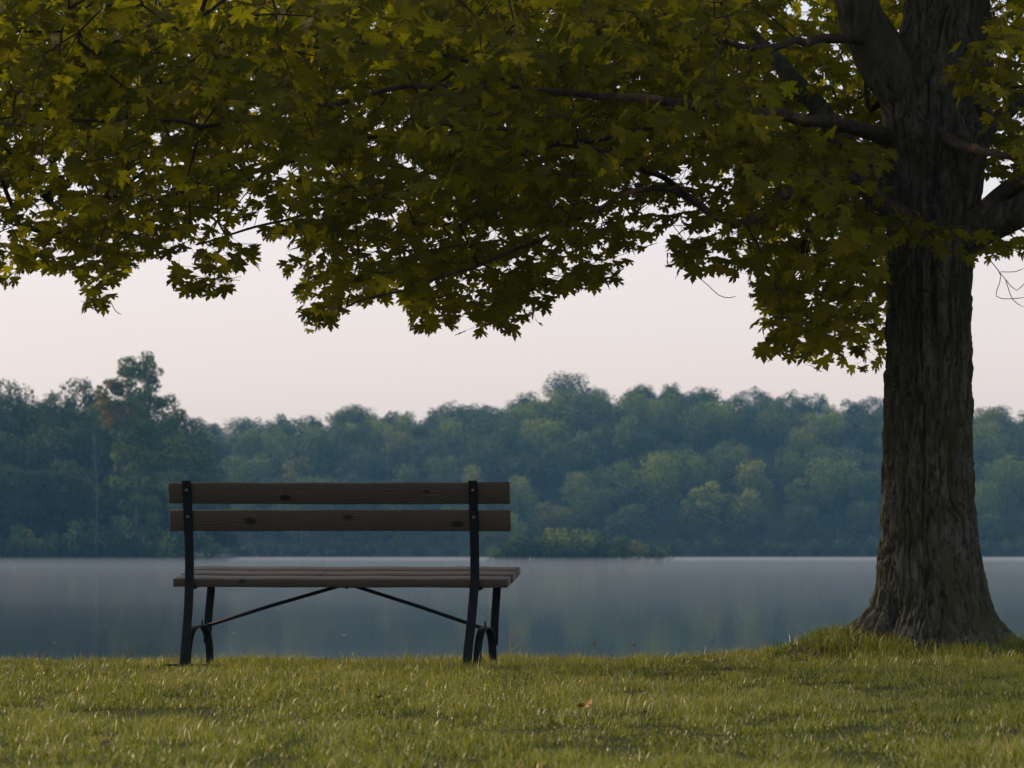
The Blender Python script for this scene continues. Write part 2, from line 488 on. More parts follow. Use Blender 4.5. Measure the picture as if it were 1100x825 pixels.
PROTO = []
specs = [(15, 11, .06, 36, 'round'), (15, 9.5, .05, 32, 'cone'), (15, 12.5, .10, 40, 'round'), (15, 8.5, .05, 30, 'round'), (15, 10.5, .04, 38, 'cone'), (15, 11.5, .08, 30, 'round')]
for i, (H, W, b, lo, shp) in enumerate(specs):
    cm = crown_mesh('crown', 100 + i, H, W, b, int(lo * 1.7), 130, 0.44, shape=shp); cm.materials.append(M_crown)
    tm = trunk_mesh(H, 0.22, 200 + i)
    PROTO.append((cm, new_mesh('trunk', tm.v, tm.l, tm.n, True)))
TALL = []
for i in range(4):
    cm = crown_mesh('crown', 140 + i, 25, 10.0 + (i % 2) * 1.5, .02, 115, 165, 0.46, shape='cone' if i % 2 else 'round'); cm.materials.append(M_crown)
    tm = trunk_mesh(25, 0.22, 240 + i)
    TALL.append((cm, new_mesh('trunk', tm.v, tm.l, tm.n, True)))
def far_tree(name, proto, loc, h, w, rz, label, cat, group=None, mat=None):
    root = empty(name, loc, rz)
    root.scale = (w, w, h)
    tag(root, label, cat, group)
    cm, tm = proto
    o = bpy.data.objects.new('crown', cm); COL.objects.link(o); o.parent = root
    if mat:
        o.material_slots[0].link = 'OBJECT'; o.material_slots[0].material = mat
    t = link('trunk', tm, M_farbark, root)
    return root

gr = np.random.default_rng(21)
special = []      # (px, py_top, depth, height, width factor, proto, mat, label)
def put_special(px, ytop, D, H, wf, pi, mat, label, cat='tree'):
    p = P(px, ytop, D)
    z = p.z - H
    far_tree('broadleaf_tree', PROTO[pi], (p.x, D, z), H / 15, wf, px * .37, label, cat, mat=mat)
    special.append((p.x, D))
put_special(612, 397, 738, 17, 1.15, 2, M_crown_dark, 'dark domed treetop standing highest on the ridge line, above the far right of the bench')
put_special(792, 476, 640, 14, 0.95, 0, M_crown_gold, 'yellow-green tree with thin golden foliage halfway up the wooded hill', 'tree')
put_special(860, 512, 604, 11, 0.80, 3, M_crown_light, 'small pale green pointed tree low on the hill beside the big maple trunk')
put_special(1086, 484, 612, 14, 0.95, 5, M_crown_light, 'bright green tree low on the hill to the right of the maple trunk')
put_special(622, 505, 606, 10, 0.75, 4, M_crown_light, 'pale green tree low on the hill right behind the islet')
put_special(455, 462, 680, 14, 0.9, 1, M_crown_light, 'light olive tree on the hillside above the middle of the bench')
put_special(862, 462, 650, 14, 0.85, 4, M_crown_light, 'light green leafy tree on the hillside above the small pale pointed tree')

cnt = 0
rows = 12
for k in range(rows):
    y0 = 581 + 14.5 * k
    step = 8.4 if k >= 9 else 10.8
    xmin, xmax = (165 - 550) / F_PX * y0, (1120 - 550) / F_PX * y0
    n = int((xmax - xmin) / step) + 1
    for i in range(n + 1):
        x = xmin + i * step + gr.uniform(-3.4, 3.4) + (k % 2) * step / 2
        y = y0 + gr.uniform(-5, 5)
        px = 550 + F_PX * x / y
        if px < 205 or px > 1125: continue
        if 962 < px < 1034 and k % 2: continue
        if any((x - a) ** 2 + (y - b) ** 2 < 30 for a, b in special): continue
        h = gr.uniform(0.78, 1.12)
        if k >= rows - 2: h = min(h, 1.0)
        if k == 0: h *= 0.68
        z = float(land_z(x, y))
        if k >= rows - 2:
            h = gr.uniform(.72, .95); z = float(skyline_z(px, y)) - 16.0 * h + gr.uniform(-1.6, 0.5)
        if 2 <= k < rows - 2: z = min(z, float(skyline_z(px, y)) - 16.2 * h - gr.uniform(0.5, 4.0))
        w = gr.uniform(0.66, 1.15) * (0.85 if k == 0 else 1)
        if k == 0: lab, grp = 'bushy green tree at the foot of the hill along the far shore', 'trees along the foot of the far hill'
        elif k >= rows - 2: lab, grp = 'hazy blue-green treetop on the crest of the far hill', 'trees on the crest of the far hill'
        else: lab, grp = 'hazy blue-green broadleaf tree on the slope of the far wooded hill', 'trees on the slope of the far hill'
        dark = M_crown_dark if (k >= rows - 2 and gr.random() < .8 or gr.random() < 0.25) else None
        far_tree('broadleaf_tree', PROTO[int(gr.integers(0, 6))], (x, y, z - 0.3), h, w, gr.uniform(0, 6.28), lab, 'tree', grp, dark)
        cnt += 1
# nearer wood on the left point
for (px0, px1, n, D, hh, zt) in ((-25, 238, 12, 428, 1.0, 0), (-25, 225, 11, 438, 1.38, 0), (-25, 215, 10, 450, 1.68, 0), (-30, 212, 10, 462, 1.86, 0)):
    for i in range(n):
        px = px0 + (px1 - px0) * (i + 0.5) / n + gr.uniform(-8, 8)
        if 112 < px < 182 and D < 445: continue
        fall = 1 - 0.34 * sstep((px - 165) / 75)
        h = .95 * hh * gr.uniform(0.9, 1.06) * float(fall)
        x = (px - 550) / F_PX * D
        far_tree('broadleaf_tree', TALL[int(gr.integers(0, 4))], (x, D, float(land_z(x, D)) - 0.3 - .06 * 15 * h), h * 15 / 25, gr.uniform(0.68, 0.88), gr.uniform(0, 6.28),
                 'dark green tree in the nearer wood on the point at the left shore', 'tree', 'trees of the nearer wood on the point', M_crown_dark)
        cnt += 1
# tall half-golden tree of that wood, its crown in tiers, pale trunk showing
def tall_tree():
    D = 424
    b = P(146, 602, D); top = P(146, 379, D)
    H = top.z - b.z
    root = empty('tall_broadleaf_tree', (b.x, D, b.z)); tag(root, 'tall green tree with gold on one side, rising above the wood on the point', 'tree')
    m = trunk_mesh(H, 0.26, 5, 0); m.build('trunk', M_palebark, root)
    g = np.random.default_rng(3)
    for part, lst, mat in (('crown', [(0, .93, 2.6), (1.9, .88, 2.2), (-1.2, .84, 3.0), (1.5, .76, 3.6), (3.6, .73, 2.4), (-1.0, .68, 3.6), (2.6, .62, 3.6), (5.0, .66, 2.4), (0.5, .55, 3.6), (4.6, .54, 3.0), (-2.2, .50, 2.8), (2.2, .45, 3.6), (-.5, .40, 3.0), (4.4, .38, 2.6), (6.2, .50, 1.9), (0, .31, 3.0), (-3.2, .34, 2.5), (3.2, .27, 2.8), (-1.4, .21, 2.4), (1.8, .18, 2.4)], M_crown_light),
                           ('golden_crown', [(-2.6, .83, 2.2), (-3.9, .74, 2.2), (-2.2, .76, 2.4), (-3.4, .66, 1.9), (-4.3, .80, 1.3)], M_crown_gold)):  # golden lobes on the left of the upper crown
        V, RN = [], []
        for (dx, f, r) in lst:
            n = int(170 * r * r)
            nl = 9
            for q in range(nl):
                o = g.normal(size=3) * r * .42; o *= min(1, .75 * r / np.linalg.norm(o))
                c = np.array([dx, g.uniform(-1.5, 1.5), f * H]) + o
                lr = r * g.uniform(.28, .42); k = n // nl
                d = g.normal(size=(k, 3)); d /= np.linalg.norm(d, axis=1)[:, None]
                pos = c + d * lr * (0.6 + 0.5 * g.random(k))[:, None] * np.array([1, 1, .8])
                nr = d + g.normal(size=(k, 3)) * .6; nr /= np.linalg.norm(nr, axis=1)[:, None]
                a = np.cross(nr, g.normal(size=(k, 3))); a /= np.linalg.norm(a, axis=1)[:, None]; bb = np.cross(nr, a)
                s = (0.36 * g.uniform(.5, 1.2, k))[:, None]
                V.append(np.stack([pos + a * s * .5, pos + bb * s * .4, pos - a * s * .5, pos - bb * s * .4], 1).reshape(-1, 3))
                RN.append(np.repeat(np.clip(g.uniform(0, .7) + g.normal(size=k) * .2, 0, 1), 4))
        V = np.concatenate(V); nq = len(V) // 4
        link(part, new_mesh(part, V, np.arange(nq * 4), np.full(nq, 4), False, {'rnd': np.concatenate(RN)}), mat, root)
tall_tree()
def dead_tree():
    D = 415.5
    b = P(103, 578, D); H = P(103, 463, D).z - b.z
    m = MB(); g = random.Random(4)
    m.tube([(0, 0, -2), (0.15, 0, H * .4), (-0.2, 0, H * .75), (-.35, 0, H)], [.08, .07, .045, .015], 6)
    for k in range(15):
        z = H * g.uniform(.3, .93); s = g.choice((-1, 1)); L = g.uniform(.7, 2.1) * (1.25 - z / H)
        p0 = Vector((0, 0, z)); a = g.uniform(-.6, .6)
        p1 = p0 + Vector((s * L * .6, a, L * .55)); p2 = p1 + Vector((s * L * .45, a, L * .85))
        m.tube([p0, p1, p2], [.045, .035, .015], 5)
        p3 = p1 + Vector((s * L * .7, -a, L * .15)); m.tube([p1, p3], [.03, .012], 5)
    o = m.build('dead_tree', M_palebark); o.location = b
    tag(o, 'bare pale dead tree in front of the nearer wood on the point', 'tree')
dead_tree()

# shrubs: along the waterline and on the islet
SH = []
for i in range(4):
    sm = crown_mesh('shrub', 300 + i, 3.2, 4.6, -0.12, 16, 70, 0.30, .8); sm.materials.append(M_crown_dark); SH.append(sm)
SG = crown_mesh('shrub', 330, 3.2, 4.6, -0.12, 16, 90, 0.30, .8); SG.materials.append(M_crown_gold)
def shrub(me, loc, s, rz, label, group=None, mat=None, zs=1.0):
    o = bpy.data.objects.new('shrub', me); COL.objects.link(o)
    o.location = loc; o.scale = (s, s, s * zs); o.rotation_euler = (0, 0, rz)
    if mat: o.material_slots[0].link = 'OBJECT'; o.material_slots[0].material = mat
    return tag(o, label, 'shrub', group)
for i in range(54):
    px = 236 + (1120 - 236) * (i + .5) / 54 + gr.uniform(-6, 6)
    if 520 < px < 715 and i % 2: continue
    if 965 < px < 1035: continue
    y = 571.5 + gr.uniform(-.8, 1.5); x = (px - 550) / F_PX * y
    shrub(SH[i % 4], (x, y, WATER_Z - 0.1), gr.uniform(.75, 1.15), gr.uniform(0, 6), 'low dark shrub at the waterline under the far hill', 'shrubs along the far shore', zs=gr.uniform(.8, 1.3))
for i in range(16):
    px = -20 + 255 * (i + .5) / 16 + gr.uniform(-4, 4)
    y = 417.5 + gr.uniform(-.5, 1.5); x = (px - 550) / F_PX * y; zs_ = gr.uniform(1.2, 2.2)
    shrub(SH[i % 4], (x, y, WATER_Z - 0.1), gr.uniform(.7, 1.1), gr.uniform(0, 6), 'low leafy shrub at the waterline of the point at the left', 'shrubs along the point', M_crown if i % 3 == 0 else None, zs=zs_)
# islet
im = MB(); ring = []
for k in range(24):
    a = k * math.pi / 12; ring.append((8.9 + 12.1 * math.cos(a), 419 + 2.6 * math.sin(a), WATER_Z - 0.2))
im.add(ring + [(8.9, 419, WATER_Z + .5)], [(k, (k + 1) % 24, 24) for k in range(24)])
tag(im.build('islet_ground', M_hill), kind='structure')
prof = [(532, .62), (539, .7), (546, .8), (553, .92), (560, 1.0), (567, 1.05), (574, 1.08), (581, 1.1), (588, 1.02), (602, 1.1), (615, 1.08), (628, 1.02), (641, 1.0), (654, .95), (667, .9), (679, .82), (691, .75), (702, .7), (713, .6), (594, 1.1), (608, 1.12), (621, 1.1), (634, 1.05), (648, 1.0), (661, .95)]
for i, (px, s) in enumerate(prof):
    y = 418.2 + gr.uniform(-.6, 1.0); x = (px - 550) / F_PX * y
    mat = (M_crown, M_crown_light, M_crown)[i % 3]
    lab, grp, me = 'low green shrub on the islet out in the lake', 'green shrubs on the islet', SH[i % 4]
    if px == 679: lab, grp, me, mat = 'golden-orange tinged shrub near the tip of the islet', None, SG, None
    shrub(me, (x, y, WATER_Z - .5), s * 1.0, gr.uniform(0, 6), lab, grp, mat, zs=1.3)

# wood going on past both sides of the picture: one mass
def side_woods():
    g = np.random.default_rng(8); V, RN = [], []; base = crown_mesh('tmp', 77, 15, 11, .03, 26, 50, 0.8)
    co = np.empty(len(base.vertices) * 3, np.float32); base.vertices.foreach_get('co', co); co = co.reshape(-1, 3)
    rn = np.empty(len(base.vertices), np.float32); base.attributes['rnd'].data.foreach_get('value', rn)
    for k in range(10):
        y0 = 583 + 18 * k
        for px in list(range(-1500, -50, 62)) + list(range(1150, 2500, 62)):
            pp = px + g.uniform(-22, 22); y = y0 + g.uniform(-6, 6)
            if px < 0: y = 428 + 14 * k + g.uniform(-5, 5)
            x = (pp - 550) / F_PX * y; a = g.uniform(0, 6.28); s = g.uniform(.8, 1.15) * (1.4 if px < 0 else 1)
            c, sn = math.cos(a), math.sin(a)
            q = np.stack([co[:, 0] * c - co[:, 1] * sn, co[:, 0] * sn + co[:, 1] * c, co[:, 2]], -1) * np.array([.95, .95, s])
            V.append(q + np.array([x, y, float(land_z(x, y)) - .4])); RN.append(rn)
    V = np.concatenate(V); n = len(V) // 4
    o = link('woods', new_mesh('woods', V, np.arange(n * 4), np.full(n, 4), False, {'rnd': np.concatenate(RN)}), M_crown_dark)
    tag(o, 'wooded shore running on beyond the near stretch of the lake', 'woods', kind='stuff')
side_woods()

# ------------------------------------------------------------------ maple: trunk
tree = empty('maple_tree', (TX, TY, 0.1))
tag(tree, 'big maple with rough bark and spreading leafy branches overhanging the bench', 'tree')
T0 = Vector((TX, TY, 0.1))
prof_t = [(700, 994, 60), (650, 1000, 55), (600, 999, 50), (550, 998, 47.5), (450, 998, 45.5), (350, 999, 44.5), (300, 1000, 45), (250, 1002, 47), (200, 1006, 52), (150, 1008, 57), (100, 1007, 59), (60, 1012, 55), (20, 1017, 48), (-40, 1020, 42), (-200, 1016, 37), (-420, 1024, 30), (-700, 1005, 20)]
pt = np.array([[P(1, q[0], TY).z, P(q[1], q[0], TY).x, q[2] / F_PX * TY] for q in prof_t])
def trunk():
    NZ, NA = 1150, 400
    zl = pt[0, 0] - 0.18; zh = pt[-1, 0]
    t = np.linspace(0, 1, NZ); zs = zl + (P(0, -40, TY).z - zl) * np.clip(t / 0.9, 0, 1) + np.clip((t - .9) / .1, 0, 1) * (zh - P(0, -40, TY).z)
    th = np.linspace(0, 2 * np.pi, NA, endpoint=False)
    Z, A = np.meshgrid(zs, th, indexing='ij')
    cx = np.interp(Z, pt[:, 0], pt[:, 1]); r0 = np.interp(Z, pt[:, 0], pt[:, 2])
    ca, sa = np.cos(A), np.sin(A)
    g0 = 0.045
    hgt = np.maximum(Z - g0, 0.0)
    lob = np.zeros_like(A)
    for a, s, w in ((math.pi + .15, 1.0, .42), (-0.10, 1.25, .34), (-1.25, .55, .33), (-2.15, .62, .36), (1.3, .8, .5), (2.3, .7, .4), (-.65, .35, .25), (0.6, .6, .3)):
        d = np.angle(np.exp(1j * (A - a - 0.25 * np.sin(Z * 9 + a * 3)))); lob += s * np.exp(-(d / w) ** 2)
    flare = np.minimum(0.30 * np.exp(-hgt / 0.090) * (0.30 + lob), 0.37) + 0.055 * np.exp(-hgt / 0.30) * (0.4 + .6 * lob)
    base = r0 * (1 + 0.05 * np.cos(2 * A + 1 + Z * .5) + 0.035 * np.cos(3 * A + 2.3 + .8 * Z)) + flare
    # furrowed bark
    k = 9.0
    wx = 0.28 * fbm(ca * 2.2 + 5, sa * 2.2, Z * 3.0, 3)
    u, v, w = (ca + wx) * 1.0, (sa + wx) * 1.0, Z
    n1 = fbm(u * k * .55 + 3, v * k * .55, w * 2.0, 3)
    n2 = fbm(u * k * 1.5 + 9, v * k * 1.5, w * 8.5 + 4, 3)
    fur = np.exp(-(np.abs(n1) / .085) ** 1.2) * 0.034 + np.exp(-(np.abs(n2) / .10) ** 1.1) * 0.019
    fine = 0.015 * fbm(ca * 10, sa * 10, Z * 9, 4) + 0.005 * fbm(ca * 40, sa * 40, Z * 60, 2)
    low = sstep(1 - hgt / 0.35)
    fine += low * (0.060 * fbm(ca * 5.5, sa * 5.5, Z * 8, 4) - .03 * np.exp(-(np.abs(fbm(ca * 6 + 3, sa * 6, Z * 5, 3)) / .09)))
    Rr = base - fur + 0.010 + fine
    V = np.stack([cx + ca * Rr - T0.x, sa * Rr * 0.95, Z - T0.z], -1).reshape(-1, 3)
    i, j = np.meshgrid(np.arange(NZ - 1), np.arange(NA), indexing='ij')
    a = (i * NA + j).ravel(); b = (i * NA + (j + 1) % NA).ravel()
    f = np.stack([a, b, b + NA, a + NA], -1)
    return link('trunk', new_mesh('trunk', V, f, np.full(len(f), 4), True), M_bark, tree)
trunk()

# ---- limbs: (pixel x, pixel y, depth, radius px); first point inside the trunk
LIMBS = [
    [(985, 110, 16.9, 34), (950, 62, 16.85, 30), (930, 22, 16.8, 25), (913, -25, 16.75, 22), (870, -140, 16.7, 18), (800, -300, 16.6, 12), (720, -430, 16.4, 6)],
    [(968, 52, 17.0, 9), (935, 42, 16.8, 6.5), (895, 42, 16.5, 5), (850, 45, 15.9, 4.2), (810, 47, 15.6, 3.4), (740, 40, 15.2, 2.6), (640, 20, 14.6, 1.6)],
    [(985, 225, 17.0, 18), (945, 195, 17.3, 13), (905, 148, 17.5, 11), (868, 102, 17.7, 10), (820, 52, 17.9, 8.5), (765, 2, 18.1, 7), (690, -60, 18.4, 5), (560, -140, 18.8, 3)],
    [(990, 250, 16.8, 13), (952, 222, 16.6, 9.5), (905, 190, 16.3, 8), (850, 206, 16.0, 6.0), (800, 238, 15.8, 5.0), (772, 233, 15.75, 4.6), (738, 211, 15.7, 4.2), (705, 202, 15.6, 3.4), (662, 211, 15.6, 2.4), (600, 245, 15.6, 2.3), (520, 285, 15.6, 1.9), (440, 311, 15.7, 1.5), (385, 322, 15.7, 1.0)],
    [(738, 211, 15.7, 3.8), (712, 190, 15.6, 3.4), (686, 182, 15.5, 3.0), (640, 160, 15.4, 2.2), (560, 150, 15.2, 1.5)],
    [(990, 172, 17.1, 12), (945, 146, 16.8, 8.5), (860, 128, 16.1, 6.5), (760, 115, 15.3, 5.2), (650, 104, 15.0, 4.2), (560, 96, 14.9, 3.6), (480, 90, 14.8, 3.0), (370, 106, 14.8, 2.7), (230, 134, 14.9, 2.3), (110, 127, 15.0, 1.9), (0, 128, 15.1, 1.5), (-120, 140, 15.3, 1.0)],
    [(560, 96, 14.9, 3.0), (500, 66, 14.7, 2.6), (420, 52, 14.6, 2.2), (300, 40, 14.5, 1.8), (150, 60, 14.5, 1.3)],
    [(760, 115, 15.3, 3.8), (640, 150, 15.6, 3.0), (500, 135, 16.1, 2.5), (400, 150, 16.5, 2.1), (250, 190, 17.0, 1.6), (120, 230, 17.3, 1.2), (60, 260, 17.4, .8)],
    [(868, 102, 17.7, 6), (760, 120, 17.8, 4.5), (620, 150, 17.6, 3.4), (480, 195, 17.4, 2.5), (330, 230, 17.4, 1.7), (210, 262, 17.5, 1.0)],
    [(1010, 262, 16.9, 22), (1045, 246, 16.75, 17.5), (1085, 228, 16.6, 16), (1130, 198, 16.5, 14), (1220, 130, 16.4, 10), (1320, 30, 16.3, 6)],
    [(1050, 243, 16.7, 11), (1075, 212, 16.65, 9), (1105, 190, 16.6, 8), (1170, 150, 16.9, 6), (1280, 90, 17.2, 3)],
    [(1015, 190, 17.1, 13), (1050, 150, 17.3, 10), (1080, 122, 17.45, 8.5), (1130, 90, 17.6, 6.5), (1220, 30, 17.9, 4)],
    [(985, 132, 16.95, 9), (1015, 148, 16.62, 6.5), (1042, 158, 16.4, 5.0), (1075, 166, 16.1, 4), (1130, 160, 15.8, 3), (1230, 130, 15.2, 1.6)],
    [(1030, 45, 17.0, 10), (1065, 32, 17.0, 6), (1105, 35, 17.0, 4), (1190, 20, 16.9, 2.5)],
    [(1018, -40, 16.9, 20), (1060, -130, 17.0, 16), (1130, -260, 17.2, 11), (1230, -380, 17.3, 5)],
    [(1015, -120, 16.9, 18), (950, -200, 16.0, 13), (880, -260, 14.8, 9), (780, -280, 13.4, 5), (650, -230, 12.3, 2.5)],
    [(1018, -80, 16.9, 17), (990, -160, 18.2, 12), (900, -240, 19.6, 8), (760, -230, 20.8, 4)],
    [(1005, -60, 16.85, 10), (960, -80, 15.8, 7), (880, -70, 14.6, 5), (760, -30, 13.4, 3.6), (620, -40, 13.2, 2.6), (450, -30, 13.2, 1.8), (280, -10, 13.3, 1.2)],
    [(905, 190, 16.3, 5), (870, 250, 17.1, 3.6), (850, 300, 17.7, 2.2), (845, 340, 18.0, 1.3)],
    [(952, 100, 17.4, 3.2), (936, 118, 17.5, 2.4), (930, 92, 17.6, 1.9), (938, 60, 17.7, 1.4)],
    [(1018, 200, 17.2, 9), (1000, 200, 18.2, 7), (940, 180, 19.2, 5), (850, 150, 20.0, 3), (720, 150, 20.3, 2)],
]
nodes, nrad = [], []
def smooth_path(ctrl, step=0.07):
    c = [np.array([*P(a, b, d), r / F_PX * d]) for a, b, d, r in ctrl]
    c = [2 * c[0] - c[1]] + c + [2 * c[-1] - c[-2]]
    out = []
    for i in range(1, len(c) - 2):
        L = np.linalg.norm(c[i + 1][:3] - c[i][:3]); n = max(2, int(L / step))
        for k in range(n):
            t = k / n
            out.append(0.5 * ((2 * c[i]) + (-c[i - 1] + c[i + 1]) * t + (2 * c[i - 1] - 5 * c[i] + 4 * c[i + 1] - c[i + 2]) * t * t + (-c[i - 1] + 3 * c[i] - 3 * c[i + 1] + c[i + 2]) * t ** 3))
    out.append(c[-2]); return np.array(out)
def sweep(path, rad, nseg, amp, T=T0):
    n = len(path); V = []
    d = np.gradient(path, axis=0); d /= np.linalg.norm(d, axis=1)[:, None]
    x = np.cross(d, np.array([0.1, 0.35, 0.93])); x /= np.linalg.norm(x, axis=1)[:, None]; y = np.cross(d, x)
    th = np.linspace(0, 2 * np.pi, nseg, endpoint=False)
    s = np.concatenate([[0], np.cumsum(np.linalg.norm(np.diff(path, axis=0), axis=1))])
    S, A = np.meshgrid(s, th, indexing='ij')
    h = amp * (fbm(np.cos(A) * 2.5 + path[0, 0], np.sin(A) * 2.5, S * 6, 3) - .5 * np.exp(-(np.abs(fbm(np.cos(A) * 3, np.sin(A) * 3 + 7, S * 2.5 + path[0, 2], 3)) / .1)))
    Rr = rad[:, None] * (1 + h)
    V = path[:, None, :] + Rr[..., None] * (np.cos(A)[..., None] * x[:, None, :] + np.sin(A)[..., None] * y[:, None, :]) - np.array(T)
    i, j = np.meshgrid(np.arange(n - 1), np.arange(nseg), indexing='ij')
    a = (i * nseg + j).ravel(); b = (i * nseg + (j + 1) % nseg).ravel()
    return V.reshape(-1, 3), np.stack([a, b, b + nseg, a + nseg], -1)
for li, ctrl in enumerate(LIMBS):
    path = smooth_path(ctrl, 0.03 if ctrl[0][3] > 8 else 0.05)
    sl = np.concatenate([[0], np.cumsum(np.linalg.norm(np.diff(path[:, :3], axis=0), axis=1))])
    rad = path[:, 3] * (1 + 0.5 * np.exp(-(sl / .36) ** 2) * (li not in (0, 4, 6, 7, 8, 18))); pp = path[:, :3].copy()
    wob = np.stack([fbm(np.arange(len(pp)) * .12 + li * 7, np.full(len(pp), k * 3.), np.zeros(len(pp)), 3) for k in range(3)], -1)
    pp += wob * 0.028 * sstep(np.arange(len(pp)) / 14)[:, None]
    big = ctrl[0][3] > 8
    V, f = sweep(pp, rad, 40 if big else 12, 0.11 if big else 0.08)
    o = link('limb', new_mesh('limb', V, f, np.full(len(f), 4), True), M_bark if ctrl[0][3] > 12.5 and li not in (3, 12) else (M_branch if ctrl[0][3] > 7 else M_twig), tree)
    nodes.append(pp[6:]); nrad.append(rad[6:])

# ---- crown: leaf sprays, the twigs that carry them
ENV = np.array([(-200, 310), (0, 322), (28, 300), (55, 300), (85, 300), (90, 345), (118, 345), (124, 312), (142, 305), (150, 285), (182, 290), (190, 326), (250, 326), (258, 302), (300, 288), (318, 330), (332, 368), (360, 370), (375, 350), (400, 335), (430, 328), (444, 362), (490, 368), (585, 366), (592, 335), (612, 322), (668, 320), (676, 284), (712, 278), (722, 296), (748, 304), (782, 310), (800, 296), (808, 330), (806, 350), (815, 392), (850, 400), (900, 405), (960, 408), (1050, 300), (1075, 282), (1100, 284), (1300, 290)], float)
def env(px): return np.interp(px, ENV[:, 0], ENV[:, 1])
g = np.random.default_rng(31)
NLV = 9
def sample_sprays():
    N = 78000
    X = g.uniform(-4.4, 6.2, N); Y = g.uniform(13.0, 22.2, N); Z = g.uniform(1.55, 8.5, N)
    cand = N / (10.6 * 9.2 * 6.95)
    px, py = proj(X, Y, Z)
    d = np.sqrt((X - TX) ** 2 + (Y - TY) ** 2)
    e = env(px) - 6
    up = e - py                                   # how far above the hanging edge
    keep = (d < 7.0 - np.maximum(Z - 5, 0) * .9) & (up > 10)
    keep &= ~((up < 120) & ((Y < 14.9) | (Y > 18.7)))
    keep &= ~((Y < 14.2) & (py > 190))
    low = py > -25
    od = np.clip(1.2 + up / 46, 0, 7.4)
    n3 = np.where(up < 120, od / .0205 / 3.8, od / .0205 / 7.5)
    n3 = np.where(low, n3, 9.0)
    n3 *= np.clip(1 + .75 * fbm(X * 1.3, Y * .9, Z * 2.2, 2), .35, 1.6)
    thin = ((px - 425) / 60) ** 2 + ((py - 130) / 42) ** 2 < 1
    n3 = np.where(thin, n3 * .62, n3)
    # airy window left of the trunk, open trunk face
    win = (px > 815) & (px < 958) & (py < 150) & (py > -30)
    keep &= ~(win & (Y < 17.4)); n3 = np.where(win, n3 * .66, n3)
    win2 = (px > 1046) & (py > -10)
    keep &= ~(win2 & (py > 185) & (py < 262) & (Y < 17.3)); n3 = np.where(win2, n3 * .5, n3)
    face = (px > 945) & (px < 1062) & (Y < 17.3) & (py > -60)
    keep &= ~face
    keep &= g.random(N) < n3 / cand
    pts = np.stack([X, Y, Z], -1)[keep]
    # keep neighbouring sprays apart
    cell = {}; out = []; R_ = .105
    for p in pts:
        c = tuple((p / R_).astype(int)); bad = False
        for i in (-1, 0, 1):
            for j in (-1, 0, 1):
                for k in (-1, 0, 1):
                    for q in cell.get((c[0] + i, c[1] + j, c[2] + k), ()):
                        if ((q - p) ** 2).sum() < R_ * R_: bad = True; break
                    if bad: break
                if bad: break
            if bad: break
        if bad: continue
        cell.setdefault(c, []).append(p); out.append(p)
    return np.array(out)
spr = sample_sprays()
# hand-placed sprays in front of the trunk and at the tips of the fringe
extra = []
for (a, b, D) in ((930, 200, 16.0), (905, 222, 15.9), (945, 232, 15.9), (975, 236, 15.8), (1000, 240, 15.8), (1022, 246, 15.8), (960, 250, 15.9), (1000, 258, 15.8), (930, 262, 16), (890, 245, 15.9), (1030, 72, 15.6), (1045, 62, 15.5), (1062, 78, 15.4), (1082, 92, 15.4), (1040, 88, 15.6),
                  (1098, 60, 15.3), (1070, 40, 15.4), (102, 318, 16.5), (108, 326, 16.5), (342, 335, 15.7), (350, 345, 15.7), (372, 330, 15.8), (345, 318, 15.8), (215, 296, 16.2), (230, 300, 16.2), (202, 300, 16.2), (822, 350, 17.9), (840, 360, 17.9), (862, 362, 18), (885, 368, 18), (910, 366, 18), (930, 372, 17.9), (850, 335, 18), (880, 340, 18), (910, 330, 18.1), (935, 345, 18),
                  (940, 310, 18), (900, 300, 18), (870, 310, 18), (500, 335, 15.9), (530, 340, 15.9), (560, 338, 16), (470, 335, 15.8), (480, 318, 15.8), (550, 318, 15.8), (760, 282, 16.5), (640, 295, 16), (610, 298, 16), (1085, 262, 17.6), (1075, 250, 17.8), (20, 292, 16), (60, 280, 16.2)):
    extra.append(tuple(P(a, b, D)))
spr = np.concatenate([spr, np.array(extra)])
# spray: a twig with opposite leaves
nodes_a = np.concatenate(nodes); rad_a = np.concatenate(nrad)
MAXN = 130000
NP = np.zeros((MAXN, 3)); NPAR = np.full(MAXN, -1); nn = len(nodes_a)
NP[:nn] = nodes_a; limb_n = nn; NR = np.zeros(MAXN)
NR[:nn] = rad_a
allow = np.ones(MAXN, bool)
dist0 = np.array([np.min(((nodes_a - s) ** 2).sum(1)) for s in spr])
order = np.argsort(dist0)
edges = []; term = []
for si in order:
    s = spr[si]
    dv = NP[:nn] - s
    cost = (dv ** 2).sum(1) * (1 + 0.6 * (NP[:nn, 2] < s[2] - .1))
    k = int(np.argmin(cost)); p0 = NP[k]
    L = math.sqrt(((s - p0) ** 2).sum())
    n = max(1, min(6, int(L / .16)))
    prev = k; mid = (p0 + s) / 2 + g.normal(size=3) * L * .09 + np.array([0, 0, .12 * L])
    for q in range(1, n + 1):
        t = q / n
        p = (1 - t) ** 2 * p0 + 2 * t * (1 - t) * mid + t * t * s
        if nn >= MAXN: break
        NP[nn] = p; NPAR[nn] = prev; prev = nn; nn += 1
    term.append((prev, si))
cntn = np.zeros(nn); 
for pnode, _ in term: cntn[pnode] += 1
for k in range(nn - 1, limb_n - 1, -1):
    if NPAR[k] >= 0: cntn[NPAR[k]] += cntn[k]
rr = 0.0016 * np.power(np.maximum(cntn, 1), 0.42)
idx = np.arange(limb_n, nn); par = NPAR[idx]
A0, A1 = NP[par], NP[idx]
r1 = rr[idx]; r0 = np.minimum(np.where(par < limb_n, rr[idx] * 1.15, rr[np.maximum(par, 0)]), r1 * 1.6)
